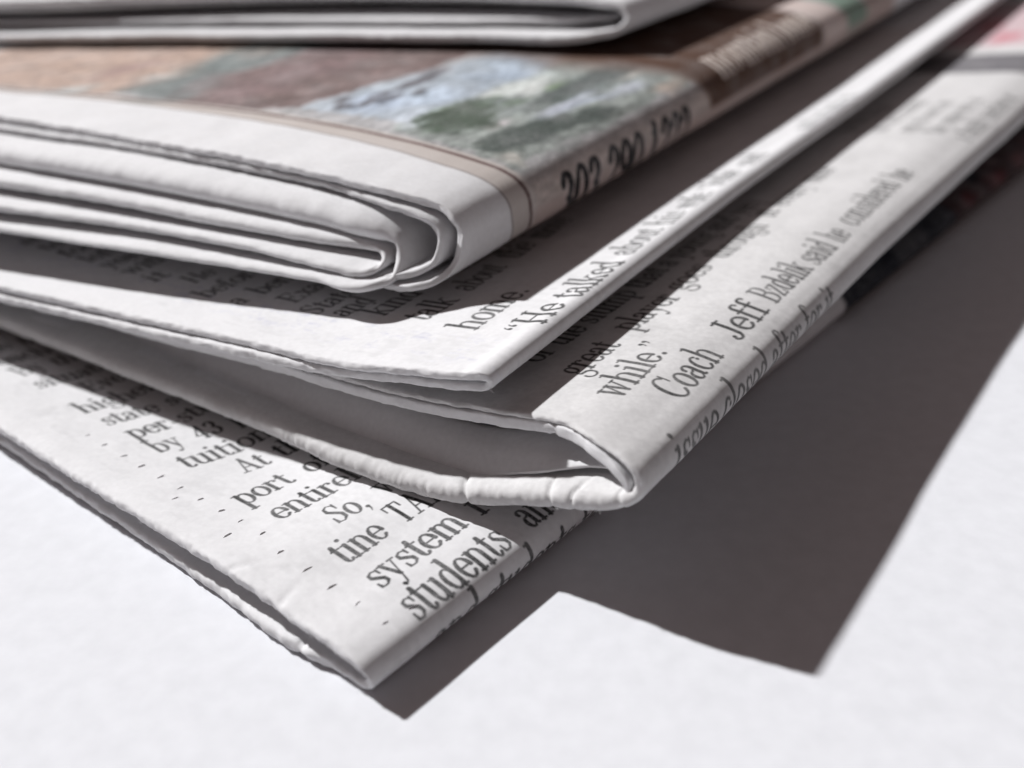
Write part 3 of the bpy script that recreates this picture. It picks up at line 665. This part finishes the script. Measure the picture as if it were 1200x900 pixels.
bundle('dark_page', f3, [(62, 6.5, 12.6, .35), (50, 6.0, 13.0, .35), (38, 6.0, 13.4, .35), (28, 6.4, 14.2, .35), (20, 7.4, 15.4, .35), (13, 8.6, 16.0, .35), (8, 9, 16.4, .35)], dark_paper, n3, seed=72, rough=.05, wave=.1, vmax=90, step=1.2)  # plain near-black sheet set back inside the opening

# ------------------------------------------------------------------ second newspaper
f2 = Frame(-2.24, 97.07, 54.5)
n2 = empty('newspaper', None, 'thin flat newspaper second from the top, column about his wife, sharp front corner', 'newspaper', GRP)
bundle('cover_fold', f2, [(300, -28.1, 17.6, 1.2), (200, -18.1, 18, 1.2), (95.2, -7.1, 18.6, 1.2), (55.9, -3.4, 19.6, 1.2), (38.7, -2.3, 20.4, 1.2), (22.6, -2.1, 21.6, 1.2), (12.2, -0.8, 22.8, 1.2), (4.7, -0.0, 23.8, 1.2), (1.7, 0.5, 24.3, 1.1), (1.1, 0.7, 24, 1.0), (1.0, 1.0, 23.3, 1.0), (1.6, 1.1, 22.6, 1.0), (3.7, .5, 22.25, 1.1), (13.2, -.5, 21.15, 1.25), (22.5, -1.9, 20.1, 1.3), (38.9, -3.1, 19.0, 1.3), (56.2, -4.2, 18.1, 1.3), (96.0, -7.8, 17.0, 1.3), (200, -19.1, 16.6, 1.2), (300, -29.1, 16.2, 1.2)],
       mat2, n2, sh2, lambda l, v, z, off, a: (l + np.interp(v, [0, 40, 78, 106, 146, 308], [0, .7, 1.3, 1.0, .4, 0]), v, z - np.interp(v, [5, 70, 150], [0, .3, .6])), depth=.8, square=.3, seed=11, rough=.14, wave=.08, step=.5)

# ------------------------------------------------------------------ top-left newspaper with the photo page
f1 = Frame(-6.17, 122.79, 55.0)
n1 = empty('newspaper', None, 'thick folded newspaper with a colour photo page on top and phone number on its spine', 'newspaper', GRP)
bundle('cover_page', f1, [(313.5, -24.5, 38.4, 1.0), (210.2, -13.3, 38.3, 1.0), (104.2, -2.3, 38.0, 1.2), (81.4, -0.5, 37.9, 1.2), (59.3, 0.7, 37.7, 1.2), (40.1, 1.5, 37.4, 1.2), (22.6, 1.8, 36.8, 1.2), (13.9, 2.3, 36.2, 1.2), (9.2, 2.9, 35.7, 1.1), (6.0, 3.6, 34.9, 1.1), (3.7, 3.5, 33.8, 1.1), (2.2, 3.3, 32.0, 1.1), (1.9, 2.6, 30.0, 1.1), (2.2, 0.7, 27.5, 1.0), (3.5, -2.3, 26.1, 1.0), (5.7, -4.5, 25.7, 1.0), (11.5, -5.0, 25.4, 0.9), (54.8, -9.8, 25.3, 0.9), (92.3, -15.6, 25.0, 0.9), (280.5, -40.1, 24.9, 0.9)],
       mat1, n1, sh1, None, depth=.8, square=.4, seed=21, rough=.2, wave=.18)
bundle('loose_page', f1, [(308.9, -25.4, 37.1, 0.9), (101.9, -4.1, 36.9, 0.9), (69.8, -0.9, 36.7, 0.9), (40.6, 1.1, 36.2, 0.9), (22.6, 1.6, 35.5, 0.9), (13.1, 1.1, 34.6, 0.9), (8.1, 1.4, 33.8, 0.9), (5.9, 1.7, 33.0, 0.9), (4.4, 1.4, 31.6, 0.9), (4.1, 0.6, 29.8, 0.9), (4.4, -0.8, 28.2, 0.9), (5.8, -2.8, 27.2, 0.9), (7.5, -4.0, 26.8, 0.9), (36.6, -5.5, 26.5, 0.6)],
       plain_thin, n1, None, None, depth=.7, square=.4, seed=22, rough=.18, wave=.08)
bundle('folded_section', f1, [(300.9, -26.9, 34.4, 4.0), (98.3, -7.2, 34.2, 4.0), (75.9, -5.2, 34.0, 4.0), (56.0, -3.2, 33.7, 4.0), (38.1, -1.4, 33.2, 4.1), (21.9, -0.0, 32.3, 4.1), (16.5, 0.2, 31.8, 3.8), (13.2, 0.2, 31.2, 2.9), (11.6, 0, 30.8, 1.9), (10.7, -.2, 30.3, 1.4), (10.2, -.6, 29.7, 1.2), (9.7, -1.3, 28.9, 1.1), (9.0, -2.8, 27.7, 1.1), (8.6, -4.1, 26.9, 1.1), (8.9, -5.7, 26.4, 1.1), (10.2, -7.9, 26.2, 1.2), (19.5, -9.2, 26.3, 1.2), (30.6, -10.6, 26.2, 1.2), (46.2, -13.1, 26.2, 1.2), (63.8, -16.0, 26.1, 1.2), (82.6, -19.0, 26.0, 1.2), (282.2, -49.3, 25.9, 1.2)],
       plain, n1, None, None, depth=1.7, square=.0, seed=23, rough=.09, wave=.1)
bundle('inner_section', f1, [(293.4, -41.9, 31.4, 1.9), (89.6, -13.0, 31.3, 1.9), (60.8, -9.0, 31.0, 1.8), (33.6, -6.0, 30.4, 1.8), (19.1, -3.4, 29.8, 1.6), (14.4, -2.4, 29.5, 1.1), (12.4, -2.2, 29.2, .9), (11.4, -2.8, 28.7, .8), (11.0, -4.0, 28.0, .8), (11.3, -5.8, 27.4, .9), (13.0, -7.0, 27.2, 1.1), (16.4, -7.5, 27.5, 1.2), (31.8, -8.6, 28.2, 1.3), (58.5, -11.7, 28.4, 1.3), (84.6, -16.9, 28.7, 1.3), (287.5, -46.7, 28.7, 1.3)],
       plain, n1, None, None, depth=1.35, square=.1, seed=24, rough=.13, wave=.08)

# ------------------------------------------------------------------ topmost newspaper, cut off by the top of the frame
f5 = Frame(28.80, 215.93, 55.5)
n5 = empty('newspaper', None, 'topmost newspaper in the stack, blurred, cut off by the upper edge of the photo', 'newspaper', GRP)
bundle('cover_page', f5, [(295.1, -110.7, 48.3, 1.6), (153.8, -50.3, 48.1, 1.6), (113.8, -30.0, 48.0, 1.6), (73.1, -12.3, 48.0, 1.6), (29.2, -1.4, 47.7, 1.6), (7.9, 0.9, 47.1, 1.6), (1.8, 1.6, 46.1, 1.5), (0.3, 1.1, 44.1, 1.5), (1.2, -1.2, 42.1, 1.5), (5.0, -4.5, 41.2, 1.6), (29.5, -14.6, 41.0, 1.6), (61.9, -24.6, 41.0, 1.6), (103.9, -38.9, 41.0, 1.6), (147.5, -56.5, 41.0, 1.6), (296.3, -114.4, 41.0, 1.6)],
       plain, n5, None, None, depth=.9, square=.2, seed=31, rough=.2, wave=.12)
bundle('inner_section', f5, [(295.4, -102.8, 46.5, 1.2), (147.7, -44.6, 46.3, 1.2), (72.8, -6.2, 46.1, 1.2), (29.4, 4.7, 45.9, 1.2), (9.7, 6.7, 45.5, 1.1), (4.9, 7.7, 44.5, 1.0), (5.9, 5.9, 43.4, 1.0), (9.8, 2.9, 43.2, 1.0), (29.6, -6.0, 43.2, 1.0), (74.0, -19.8, 43.2, 1.0), (148.0, -47.4, 43.2, 1.0), (296.0, -104.6, 43.2, 1.0)],
       plain, n5, None, None, depth=.9, square=.2, seed=32, rough=.2, wave=.12)

# ------------------------------------------------------------------ small marks on the paper edges
def surf(ob, b, a):
    A, Bv, kd, co = GRID[ob.name]
    d = np.hypot(A - a, Bv - b) + np.where(kd == 2, 1e3, 0)
    i, j = np.unravel_index(np.argmin(d), d.shape)
    return co[i, j] / U

def cover_of(root):
    return [c for c in root.children if c.name.startswith('cover')][0]
bpy.context.view_layer.update()

rnd = random.Random(5)
c4 = cover_of(n4)
ticks = [(3.3, 52.7), (3.8, 48.3), (4.0, 44.0), (4.25, 39.5), (4.5, 35.2), (4.5, 31.0), (5.2, 26.6), (4.8, 21.8), (4.4, 17.1), (4.7, 12.4), (4.7, 8.0), (4.6, 3.7), (3.0, 57.2), (2.8, 62), (2.6, 66.5), (1.9, 29.5), (2.2, 41.8), (9.1, 3.0)]
for b, a in ticks:
    p = surf(c4, b, a)
    d3 = np.array([f4.d[0], f4.d[1], 0]); e3 = np.array([f4.e[0], f4.e[1], 0]); up = np.array([0, 0, 1.0])
    th = math.radians(rnd.uniform(-12, 12)); dd = d3 * math.cos(th) + e3 * math.sin(th); ee = -d3 * math.sin(th) + e3 * math.cos(th)
    L = rnd.uniform(1.0, 1.7); W = rnd.uniform(.08, .13); Hh = rnd.uniform(.10, .2)
    q = [p - dd * L / 2 - up * .04, p + dd * L / 2 - up * .04, p + dd * L * .3 + ee * W + up * Hh * .6, p - dd * L * .15 + ee * W * 1.3 + up * Hh, p - dd * L * .4 + ee * W * .5 + up * Hh * .3,
         p + ee * W * 2.2 - dd * L * .1 - up * .05]
    link_mesh('pin_nick', [tuple(x * U) for x in q], [(0, 1, 2, 3, 4), (1, 5, 2), (2, 5, 3), (3, 5, 4), (4, 5, 0)], plain, n4, smooth_shade=False)

def fibres(root, pts, seed, down=.5):
    """frayed paper fibres standing off a cut edge"""
    r = random.Random(seed); V = []; Fc = []
    for base, cnt, spread, ln_ in pts:
        for k in range(cnt):
            p = np.array(base) + np.array([r.uniform(-1, 1), r.uniform(-1, 1), r.uniform(-.4, .4)]) * spread
            dr = np.array([r.uniform(-.5, .8), r.uniform(-1.2, -.2), r.uniform(-1, .3) * down]); dr /= np.linalg.norm(dr)
            bend = np.array([r.uniform(-1, 1), r.uniform(-1, 1), r.uniform(-1, 1)]) * .5
            L = ln_ * r.uniform(.4, 1.2); w = .035
            side = np.cross(dr, [.3, .5, .8]); side /= np.linalg.norm(side); s2 = np.cross(dr, side)
            prev = None
            for q in range(4):
                t = q / 3; c = p + dr * L * t + bend * L * t * t; ww = w * (1 - .7 * t)
                ring = []
                for g in range(3):
                    an = g * 2.094; V.append(tuple((c + (side * math.cos(an) + s2 * math.sin(an)) * ww) * U)); ring.append(len(V) - 1)
                if prev: 
                    for g in range(3): Fc.append((prev[g], prev[(g + 1) % 3], ring[(g + 1) % 3], ring[g]))
                prev = ring
    o = link_mesh('frayed_fibres', V, Fc, plain, root)
    o['kind'] = 'stuff'

def edge_points(root, specs):
    A, Bv, kd, co = GRID[cover_of(root).name]
    out = []
    for a, cnt, spread, ln_ in specs:
        i = int(np.argmin(np.abs(A[:, 0] - a)))
        j = int(np.argmax(kd[i] == 1)) + 3
        out.append((co[i, j] / U, cnt, spread, ln_))
    return out
fibres(n2, edge_points(n2, [(-.8, 8, .25, .9), (.2, 4, .3, .6), (1.5, 3, .5, .5)] + [(-x, 1, .5, .4) for x in range(4, 40, 3)]), 3)
fibres(n3, edge_points(n3, [(-3.2, 4, .3, .7), (-6, 3, .5, .5), (.5, 3, .3, .5), (-11, 2, .5, .5)]), 4)
fibres(n1, edge_points(n1, [(x, 2, .25, .5) for x in (3.4, 1.8, .2, -1.6, -3.4, -5)]), 6)
fibres(n4, edge_points(n4, [(x * 4.0 + 1, 1, .5, .6) for x in range(0, 12)]), 8)
